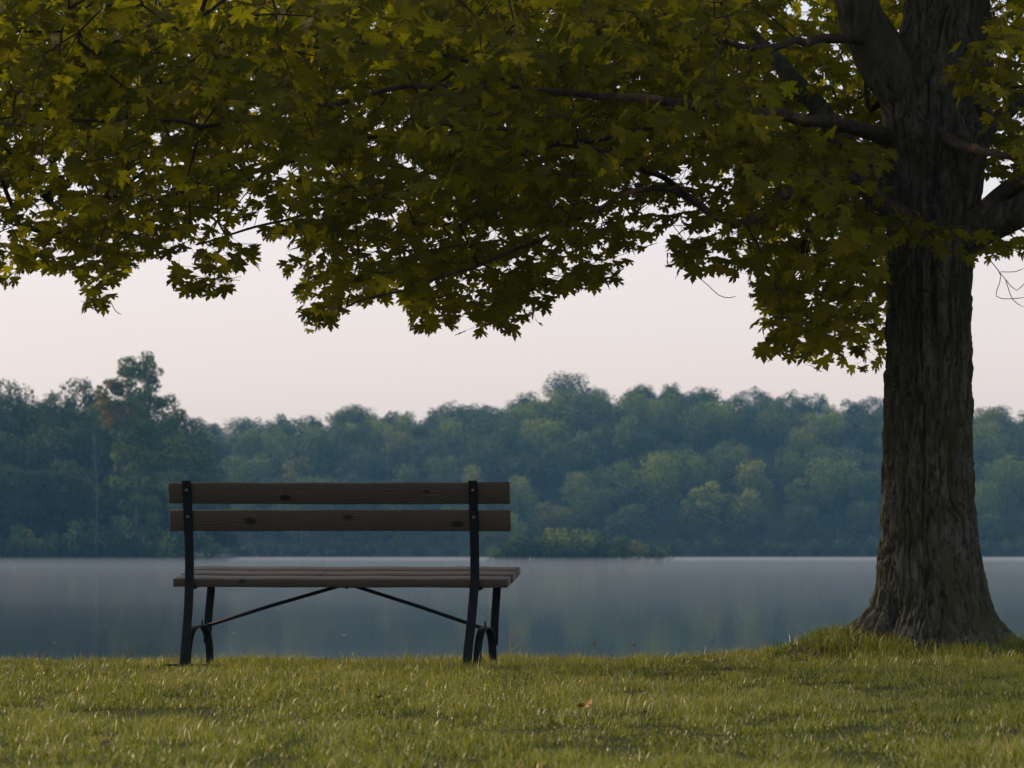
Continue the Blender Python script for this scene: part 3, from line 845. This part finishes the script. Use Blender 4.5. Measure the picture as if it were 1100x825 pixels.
def prisms(A0, A1, r0, r1, ns=5):
    d = A1 - A0; L = np.linalg.norm(d, axis=1)[:, None] + 1e-9; d = d / L
    x = np.cross(d, np.array([.31, .17, .93])); x /= np.linalg.norm(x, axis=1)[:, None] + 1e-9; y = np.cross(d, x)
    th = np.arange(ns) * 2 * np.pi / ns
    ring = np.cos(th)[None, :, None] * x[:, None] + np.sin(th)[None, :, None] * y[:, None]
    v = np.concatenate([A0[:, None] + ring * r0[:, None, None], A1[:, None] + ring * r1[:, None, None]], 1)
    b = (np.arange(len(A0)) * 2 * ns)[:, None, None]; k = np.arange(ns)
    f = np.stack([k, (k + 1) % ns, (k + 1) % ns + ns, k + ns], -1)[None] + b
    return v.reshape(-1, 3), f.reshape(-1, 4)
TV, TF = prisms(A0, A1, r0, r1)
# leaves on the sprays
ns = len(spr)
outd = spr - np.array([TX, TY, 0]); outd[:, 2] = 0; outd /= np.linalg.norm(outd, axis=1)[:, None]
ang = g.normal(size=ns) * .8
od = np.stack([outd[:, 0] * np.cos(ang) - outd[:, 1] * np.sin(ang), outd[:, 0] * np.sin(ang) + outd[:, 1] * np.cos(ang), g.uniform(-.65, .1, ns)], -1)
od /= np.linalg.norm(od, axis=1)[:, None]
TL = g.uniform(.22, .42, ns)
s0 = spr - od * TL[:, None] * .5; s1 = spr + od * TL[:, None] * .5
V2, F2 = prisms(s0, s1, np.full(ns, .0017), np.full(ns, .001), 4)
V3, F3 = prisms(spr - od * TL[:, None] * .5, spr, np.full(ns, .0017), np.full(ns, .0015), 4)
S = np.repeat(np.arange(ns), NLV); tq = np.tile(np.linspace(0.02, 1, NLV), ns) + g.normal(size=ns * NLV) * .05
bp = s0[S] + (s1 - s0)[S] * tq[:, None]
side = np.tile(np.where(np.arange(NLV) % 2, 1., -1.), ns)
perp = np.cross(od, np.array([0, 0, 1.])); perp /= np.linalg.norm(perp, axis=1)[:, None]
pet = perp[S] * side[:, None] * g.uniform(.3, 1, len(S))[:, None] + od[S] * g.uniform(.1, .9, len(S))[:, None] + np.stack([np.zeros(len(S)), np.zeros(len(S)), g.uniform(-.7, .35, len(S))], -1) + g.normal(size=(len(S), 3)) * .25
pet /= np.linalg.norm(pet, axis=1)[:, None]
plen = g.uniform(.04, .09, len(S))
lb = bp + pet * plen[:, None]
pitch = np.deg2rad(np.clip(g.normal(50, 20, len(S)), 5, 88))
hz = pet.copy(); hz[:, 2] = 0; hz += g.normal(size=hz.shape) * np.array([.35, .35, 0]); hz /= np.linalg.norm(hz, axis=1)[:, None] + 1e-9
tip = hz * np.cos(pitch)[:, None]; tip[:, 2] = -np.sin(pitch)
nrm = hz * np.sin(pitch)[:, None]; nrm[:, 2] = np.cos(pitch)
xa = np.cross(tip, nrm)
roll = g.normal(size=len(S)) * .45
xa2 = xa * np.cos(roll)[:, None] + nrm * np.sin(roll)[:, None]; nrm2 = np.cross(xa2, tip)
sc = np.clip(g.normal(.069, .014, len(S)), .03, .105)
# cull leaves below the hanging edge or in front of the trunk's clear face
cx_, cy_ = proj(*(lb + tip * (sc * .5)[:, None]).T)
ok = cy_ < env(cx_) - 6
front = lb[:, 1] < 17.2
fz = front & (cx_ > 952) & (cx_ < 1052) & (cy_ > -20)
ok &= ~(fz & ~(((cy_ > 222 + 12 * np.sin(cx_ * .11)) & (cy_ < 292)) | ((cx_ > 1016) & (cy_ > 50) & (cy_ < 112)) | ((cx_ < 966) & (cy_ > 150) & (cy_ < 300))))
kept = np.bincount(S[ok], minlength=ns)
ex_, ey_ = proj(*s1.T)
kept = np.where(ey_ < env(ex_) - 22, kept, 0)
live = np.zeros(nn, bool)
for k_, si_ in term:
    if kept[si_] > 2:
        while k_ >= limb_n and not live[k_]:
            live[k_] = True; k_ = NPAR[k_]
sel = live[idx]
TV, TF = prisms(A0[sel], A1[sel], r0[sel], r1[sel])
V2, F2 = prisms(s0[kept > 4], s1[kept > 4], np.full(int((kept > 4).sum()), .0017), np.full(int((kept > 4).sum()), .001), 4)
lb, tip, xa2, nrm2, sc, bp, S_ = lb[ok], tip[ok], xa2[ok], nrm2[ok], sc[ok], bp[ok], S[ok]
half = [(0.0, 1.0), (.05, .86), (.115, .80), (.15, .68), (.24, .70), (.175, .56), (.15, .46), (.27, .55), (.38, .66), (.56, .72), (.52, .60), (.55, .52), (.66, .46), (.50, .38), (.36, .28), (.50, .25), (.62, .18), (.74, .06), (.58, .05), (.48, -.05), (.30, -.02), (.16, -.09), (.03, -.04)]
pts = half + [(-x, y) for x, y in half[::-1] if x > 0]
lp = np.array([(0, .28)] + pts); nv = len(lp)
n = len(lb)
curl = g.uniform(-.12, .30, n)[:, None]; fold = g.uniform(.0, .38, n)[:, None]; asx = g.uniform(.85, 1.12, n)[:, None]; sk_ = (g.normal(size=n) * .07)[:, None]
x = lp[None, :, 0] * asx + sk_ * lp[None, :, 1]; y = lp[None, :, 1] + np.zeros_like(x)
r2 = (lp[:, 0] ** 2 + (lp[:, 1] - .28) ** 2)[None]
zz = fold * np.abs(x) * .6 - curl * r2 + .02 * np.sin(lp[None, :, 0] * 9 + lp[None, :, 1] * 7)
LV = lb[:, None] + sc[:, None, None] * (x[..., None] * xa2[:, None] + y[..., None] * tip[:, None] + zz[..., None] * nrm2[:, None])
k = np.arange(1, nv)
tri = np.stack([np.zeros_like(k), k, np.where(k == nv - 1, 1, k + 1)], -1)
LF = (np.arange(n) * nv)[:, None, None] + tri[None]
clr = fbm(spr[:, 0] * 1.2, spr[:, 1] * 1.2, spr[:, 2] * 1.2, 2)
rn = np.clip(.42 + .45 * clr[S_] + g.normal(size=n) * .17, 0, 1); rn = np.where(g.random(n) < .012, g.uniform(.93, 1, n), np.minimum(rn, .9))
tv = np.array(T0)
me = new_mesh('crown', LV.reshape(-1, 3) - tv, LF.reshape(-1), np.full(n * (nv - 1), 3), True, {'rnd': np.repeat(rn, nv)})
link('crown', me, M_maple, tree)
V4, F4 = prisms(bp, lb, np.full(n, .0009), np.full(n, .0008), 3)
allV = np.concatenate([TV, V2, V4]); F4b = F4 + len(TV) + len(V2)
loops = np.concatenate([TF.ravel(), (F2 + len(TV)).ravel(), F4b.ravel()])
o = link('twigs', new_mesh('twigs', allV - tv, loops, np.full(len(loops) // 4, 4), True), M_twig, tree)
o['kind'] = 'stuff'
print('leaves', n, 'sprays', ns, 'twig nodes', nn, 'far trees', cnt)
# bare twigs hanging out on the right, and one loose petiole by the middle of the fringe
m = MB(); gb = random.Random(9)
for (c) in ([(1050, 262), (1068, 285), (1080, 300), (1092, 312), (1104, 300)], [(1062, 278), (1075, 296), (1070, 318), (1086, 321), (1104, 319)], [(1075, 292), (1090, 292), (1100, 288)], [(1080, 300), (1088, 322), (1100, 330)], [(748, 296), (760, 306), (772, 317), (783, 320), (791, 318)], [(118, 322), (124, 334), (131, 338)]):
    pth = smooth_path([(a, b, 16.6, 1.0) for a, b in c], .03)
    m.tube([p[:3] - tv for p in pth], [.0022] * (len(pth) - 1) + [.001], 5)
m.build('bare_twigs', M_twig, tree)['kind'] = 'stuff'

# ------------------------------------------------------------------ bench
BX = P(364.5, 600, 16.0).x
bench = empty('park_bench', (BX, 16.0, 0.0), R(-8))
bench.rotation_euler = (0, R(0.18), R(-8))
tag(bench, 'weathered wooden slat bench on dark steel legs facing the lake', 'bench')
HW = 0.870
def board(name, c, size, tilt, mat, label=None, dz=0):
    m = MB()
    L, d, h = size; n = 28
    # slightly bowed and irregular long board
    sec = [(-d / 2, -h / 2), (d / 2, -h / 2), (d / 2, h / 2), (-d / 2, h / 2)]
    gg = random.Random(name + str(c)); V = []
    ph = gg.uniform(0, 6)
    for i in range(n + 1):
        xx = -L / 2 + L * i / n
        b = 0.0016 * math.sin(i / n * 5 + ph); e2 = 0.001 * math.sin(i / n * 23 + ph * 2)
        for a, q in sec: V.append((xx, a + b, q + b * .8 + (e2 if q > 0 else -e2 * .6)))
    F = []
    for i in range(n):
        for k in range(4):
            a, b = i * 4 + k, i * 4 + (k + 1) % 4; F.append((a, b, b + 4, a + 4))
    F += [(3, 2, 1, 0), tuple(n * 4 + k for k in range(4))]
    m.add(V, F)
    o = m.build(name, mat, bench, bevel=0.004)
    o.location = c; o.rotation_euler = (tilt, 0, 0)
    return o
def xk(px): return (px - 364.5) / 212.0
W1 = wood_mat('board_upper', [(xk(307), -.020, .018), (xk(461), .014, .011)], 1.3, .95)
W2 = wood_mat('board_lower', [(xk(268), .0, .021), (xk(375), .018, .017), (xk(493), -.014, .019)], 4.7, .95)
# upright profile (y depth: + is away, z)
ctrl = [(-0.115, -0.03), (-0.085, .10), (-.045, .22), (-.018, .34), (-.008, .46), (-.012, .56), (-.03, .68), (-.055, .80), (-.088, .945)]
def cr_path(ctrl, n=7):
    c = [np.array(q) for q in ctrl]; c = [2 * c[0] - c[1]] + c + [2 * c[-1] - c[-2]]; out = []
    for i in range(1, len(c) - 2):
        for k in range(n):
            t = k / n
            out.append(0.5 * ((2 * c[i]) + (-c[i - 1] + c[i + 1]) * t + (2 * c[i - 1] - 5 * c[i] + 4 * c[i + 1] - c[i + 2]) * t * t + (-c[i - 1] + 3 * c[i] - 3 * c[i + 1] + c[i + 2]) * t ** 3))
    out.append(c[-2]); return [(0, float(q[0]), float(q[1])) for q in out]
def up_y(z): return float(np.interp(z, [c[1] for c in ctrl], [c[0] for c in ctrl]))
for z, wm, in ((.883, W1), (.746, W2)):
    b = board('back_slat', (0.0, up_y(z) + .006 + .021, z), (1.752, .036, .106), 0.20 if z < .8 else 0.26, wm)
XL = (-0.776, 0.693)
seat_tilt = math.atan2(.055, .37)
for i in range(3):
    u = i / 2
    board('seat_slat', (0.003 * (i - 1.5), 0.076 + .296 * u, .436 + .045 * u), (1.722 + .004 * (i % 2), .143, .040), seat_tilt * (1 if i else .9), wood_mat('seat_board_%s' % 'abcd'[i], [(-.5 + .37 * i, 0.01, .012)], 7.1 + 2.3 * i, .85))
for x0 in XL:
    m = MB(); m.ribbon([(x0 - (.026 * max(0, .45 - z) / .45 if x0 > 0 else 0), y, z) for _, y, z in cr_path(ctrl)], 0.046, 0.010)
    leg = m.build('rear_leg', M_steel, bench, bevel=.002)
    for z in (.897, .762, .735):
        if z == .735 : continue
        mb = MB(); yy = up_y(z) - .006
        mb.tube([(x0, yy + .003, z), (x0, yy - .004, z), (x0, yy - .0065, z)], [.0085, .0085, .004], 10); mb.build('bolt', M_bolt, leg)
    # seat bracket
    m = MB(); m.ribbon([(x0 + .01, -.004, .398), (x0 + .01, .18, .418), (x0 + .01, .415, .455)], .040, .008)
    m.build('seat_bracket', M_steel, bench, bevel=.0015)
    m = MB(); fo = .023 if x0 < 0 else .058
    m = MB(); m.ribbon([(x0 + fo - .3 * max(0, .44 - z) * .12, y, z) for _, y, z in cr_path([(.385, .445), (.372, .36), (.350, .27), (.347, .20), (.346, .11)])], .042, .010)
    m.build('front_leg', M_steel, bench, bevel=.002)
    ap = []
    for k in range(25):
        a = math.pi * k / 24
        ap.append((x0 + (.002 if x0 < 0 else .020) + .022 * k / 24, .150 - .205 * math.copysign(abs(math.cos(a)) ** .75, math.cos(a)), -.03 + .235 * math.sin(a) ** .62))
    m = MB(); m.ribbon(ap, .040, .010); arch = m.build('arch', M_steel, bench, bevel=.002)
    mb = MB(); mb.tube([(x0 + .03, .15, .20), (x0 + .03, .15, .235)], [.006, .004], 8); mb.build('bolt', M_steel, arch)
    m = MB()   # foot plate
    sx = 1 if x0 < 0 else .7
    m.box((x0 + .05, .02 if x0 > 0 else -.09, .012), (.30 * sx, .05, .010)); m.build('foot_plate', M_steel, bench, bevel=.001)
for x0, s in ((XL[0] + .03, 1), (XL[1] + .03, -1)):
    m = MB(); e0 = Vector((x0, .15, .198)); e1 = Vector((.002 + .0 * s - s * .04, .19, .412))
    m.tube([e0, e0.lerp(e1, .5) + Vector((0, 0, .004)), e1, e1 + Vector((s * .05, 0, .0))], .0095, 8); m.build('brace', M_steel, bench, smooth=True)
mb = MB(); mb.tube([(0, .19, .425), (0, .19, .398)], [.012, .007], 8); mb.build('bolt', M_steel, bench)

# ------------------------------------------------------------------ grass
def grass():
    gg = np.random.default_rng(77)
    N = 760000
    Y = gg.uniform(6.5, 19.2, N); hw = 0.172 * Y + 1.3
    X = gg.uniform(-1, 1, N) * hw
    keep = gg.random(N) < hw / (0.172 * 19.2 + 1.3)
    X, Y = X[keep], Y[keep]
    X2, Y2 = gg.uniform(-11, 11, 420000), gg.uniform(1.0, 20.0, 420000)      # thinner, coarser sward to both sides and behind
    k2 = (np.abs(X2) > 0.172 * Y2 + 1.3) | (Y2 < 6.5)
    n1_ = len(X); X, Y = np.concatenate([X, X2[k2]]), np.concatenate([Y, Y2[k2]])
    coarse = np.arange(len(X)) >= n1_
    dt = np.sqrt((X - TX) ** 2 + (Y - TY) ** 2)
    cl = fbm(X * 6, Y * 6, X * 0, 3); cl2 = fbm(X * 1.1 + 9, Y * 1.1, X * 0, 3)
    keep = (gg.random(len(X)) < np.clip(.6 + 1.6 * cl, .18, 1)) & (dt > .30 + .08 * gg.random(len(X)))
    X, Y, cl, cl2, dt, coarse = X[keep], Y[keep], cl[keep], cl2[keep], dt[keep], coarse[keep]
    n = len(X); Z = lawn_z(X, Y) - .004
    ln = np.clip(gg.normal(.030, .011, n), .011, .1) * (1 + .8 * cl2 + 1.3 * cl)
    edge = np.exp(-((Y - 17.3) / .5) ** 2)
    ln = ln * (1 + .25 * edge * (gg.random(n) < .4)) + np.where((gg.random(n) < .02) & (Y > 15), .07 * gg.random(n), 0)
    ln = ln + .055 * np.exp(-((dt - .5) / .30) ** 2) * gg.random(n)
    ln = np.clip(ln, .012, .16)
    a = gg.uniform(0, 6.283, n); w = gg.uniform(.0012, .0029, n) * (1 + .3 * (gg.random(n) < .06)) * np.where(coarse, 1.7, 1)
    lean = np.abs(gg.normal(.60, .38, n)); ld = gg.uniform(0, 6.283, n)
    lx, ly = np.cos(ld) * lean, np.sin(ld) * lean
    wx, wy = np.cos(a), np.sin(a)
    B = np.stack([X, Y, Z], -1)
    def pt_(t, bend): return B + np.stack([lx * ln * bend, ly * ln * bend, ln * t], -1)
    Wd = np.stack([wx, wy, 0 * wx], -1) * w[:, None]
    p1 = pt_(.5, .3); p2 = pt_(.95 - .3 * np.clip(lean, 0, 1), 1.0)
    V = np.stack([B - Wd, B + Wd, p1 + Wd * .85, p1 - Wd * .85, p2], 1)
    b = (np.arange(n) * 5)[:, None]
    F = np.concatenate([b + np.array([0, 1, 2, 3]), b + np.array([3, 2, 4])], 1)
    sizes = np.tile([4, 3], n)
    rn = np.clip(.40 + .35 * cl2 + .35 * cl + gg.normal(size=n) * .20, 0, .8)
    patch = fbm(X * 2.2 + 30, Y * 2.2, X * 0, 3)
    rn = np.where(gg.random(n) < .07 + .35 * np.clip(patch, 0, 1), gg.uniform(.84, 1, n), rn)
    rn = np.where(dt < .95, rn * (.35 + .45 * gg.random(n)), rn)  # shade round the maple's foot put into the blade colour
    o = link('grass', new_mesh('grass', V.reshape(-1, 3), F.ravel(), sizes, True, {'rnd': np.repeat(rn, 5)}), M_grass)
    tag(o, 'short yellow-green grass of the lawn on the bank', 'grass', kind='stuff')
    print('blades', n)
grass()

# weeds standing above the grass edge
M_straw = leaf_mat('dry_stalk', [(0, (.30, .24, .13)), (1, (.45, .40, .26))], trans=.2)
def weed(px, py, D, h, kind, label, seed):
    gg = random.Random(seed); p = P(px, py, D); z = float(lawn_z(p.x, D))
    root = empty('weed', (p.x, D, z)); tag(root, label, 'weed')
    m = MB(); lean = gg.uniform(-.15, .15)
    tp = Vector((lean * h, 0, h)); m.tube([(0, 0, -.01), (lean * h * .3, 0, h * .5), tp], [.0015, .0012, .0008], 5)
    if kind == 'dry':
        for k in range(7):
            z0 = h * gg.uniform(.25, .85); s = gg.choice((-1, 1)); L = h * gg.uniform(.18, .4)
            q0 = Vector((lean * z0, 0, z0)); q1 = q0 + Vector((s * L * .7, gg.uniform(-.02, .02), L * .5)); q2 = q1 + Vector((s * L * .2, 0, L * .5))
            m.tube([q0, q1, q2], [.0012, .001, .0006], 4)
    m.build('stalk', M_straw, root)
    if kind == 'seed':
        m = MB()
        for k in range(9):
            a = gg.uniform(0, 6.28); r = gg.uniform(.002, .009); q = tp + Vector((math.cos(a) * r, math.sin(a) * r, gg.uniform(-.016, .008)))
            m.tube([q, q + Vector((math.cos(a) * .003, 0, .006)), q + Vector((0, 0, .012))], [.001, .0035, .001], 5)
        m.build('seed_head', M_straw, root)
weed(640, 712, 17.1, .11, 'seed', 'pale seed head on a short stalk at the lawn edge, nearest the bench', 1)
weed(678, 712, 17.1, .10, 'seed', 'thin seed head on the lawn edge midway between bench and maple', 2)
weed(768, 712, 17.1, .11, 'seed', 'seed head at the lawn edge nearest the maple', 3)
weed(744, 712, 16.9, .10, 'dry', 'leaning dry stalk at the lawn edge near the maple', 4)
weed(524, 716, 16.7, .34, 'dry', 'tall dry branching weed just behind the right front bench leg', 5)
weed(546, 716, 16.8, .20, 'dry', 'short dry branching weed beside the right end of the bench', 6)
weed(143, 712, 17.0, .13, 'dry', 'thin dry stalk at the lawn edge left of the bench', 7)

# fallen leaves
def fallen(px, py, D, s, mat, label, seed):
    gg = random.Random(seed); p = P(px, py, D); z = float(lawn_z(p.x, D)) + .034
    V = [(x_ * s, (y_ - .28) * s, gg.uniform(.05, .25) * s * (x_ * x_ + (y_ - .28) ** 2) * 2 + .004) for x_, y_ in lp]
    nvv = len(V); top = V; bot = [(a, b, c - .0006) for a, b, c in V]
    F = []
    for t3 in tri: F.append(tuple(int(i) for i in t3)); F.append(tuple(int(i) + nvv for i in t3[::-1]))
    m = MB(); m.add(top + bot, F); o = m.build('fallen_leaf', mat)
    o.location = (p.x, D, z); o.rotation_euler = (gg.uniform(.3, .9), gg.uniform(-.4, .4), gg.uniform(0, 6)); tag(o, label, 'leaf')
def plain(nm, c, r=.6):
    t = NT(nm); nz = t.noise(t.coord(), 60, 4); t.principled(t.ramp(nz, [(0.3, tuple(k * .7 for k in c)), (.7, c)]), r); return t.m
fallen(634, 765, 11.6, .038, plain('orange_leaf', (.40, .13, .03)), 'orange fallen leaf on the lawn below the gap between bench and maple', 1)
fallen(624, 767, 11.5, .024, plain('red_leaf', (.40, .08, .03)), 'small reddish leaf touching the orange leaf on the lawn', 2)
fallen(408, 757, 12.2, .026, plain('pink_leaf', (.28, .18, .12)), 'small pinkish fallen leaf on the lawn below the bench', 3)
fallen(113, 804, 9.3, .022, plain('rust_leaf', (.16, .08, .04)), 'rusty fallen leaf low on the lawn below the left end of the bench', 4)

# bits floating on the lake
M_fl = plain('floating_bit', (.35, .35, .33))
for i, (px, py, w) in enumerate(((370, 682, 3.4), (115, 672, 1.6), (300, 654, 1.4), (664, 664, 1.6), (708, 664, 1.2), (790, 668, 1.6), (252, 680, 2.4), (60, 690, 1.2))):
    b = (py - 590) / F_PX; D = (CAM_Z - WATER_Z) / b; x0 = (px - 550) / F_PX * D
    m = MB(); a = .6 * w / F_PX * D; pts8 = [(a * math.cos(k * .785) * (1 + .2 * (k % 2)), a * .8 * math.sin(k * .785)) for k in range(8)]
    m.add([(p, q, .0) for p, q in pts8] + [(p * .9, q * .9, .012) for p, q in pts8], [tuple(range(8))[::-1], tuple(range(8, 16))] + [(k, (k + 1) % 8, (k + 1) % 8 + 8, k + 8) for k in range(8)])
    o = m.build('floating_leaf', M_fl); o.location = (x0, D, WATER_Z + .002); tag(o, 'tiny pale leaf floating flat on the lake', 'leaf', 'leaves floating on the lake')

# ------------------------------------------------------------------ air
def air(name, lo, hi, dens, col, aniso, label):
    m = MB(); c = [(a + b) / 2 for a, b in zip(lo, hi)]; m.box(c, [b - a for a, b in zip(lo, hi)])
    t = NT(name); v = t.n.new('ShaderNodeVolumePrincipled')
    v.inputs['Color'].default_value = (*col, 1); v.inputs['Density'].default_value = dens; v.inputs['Anisotropy'].default_value = aniso
    t.link(v.outputs[0], t.out.inputs['Volume'])
    o = m.build(name, t.m); tag(o, kind='stuff'); return o
air('haze', (-1600, -60, -5.5), (1600, 1600, 70), 0.00025, (.22, .58, 1.0), 0.0, '')
air('low_mist', (-900, 60, WATER_Z + .004), (900, 424, WATER_Z + 0.6), 0.0016, (.80, .90, 1.0), 0.0, '')
air('mist', (-900, 440, WATER_Z + .004), (900, 569, WATER_Z + 0.32), 0.0052, (.92, .90, .95), 0.0, '')
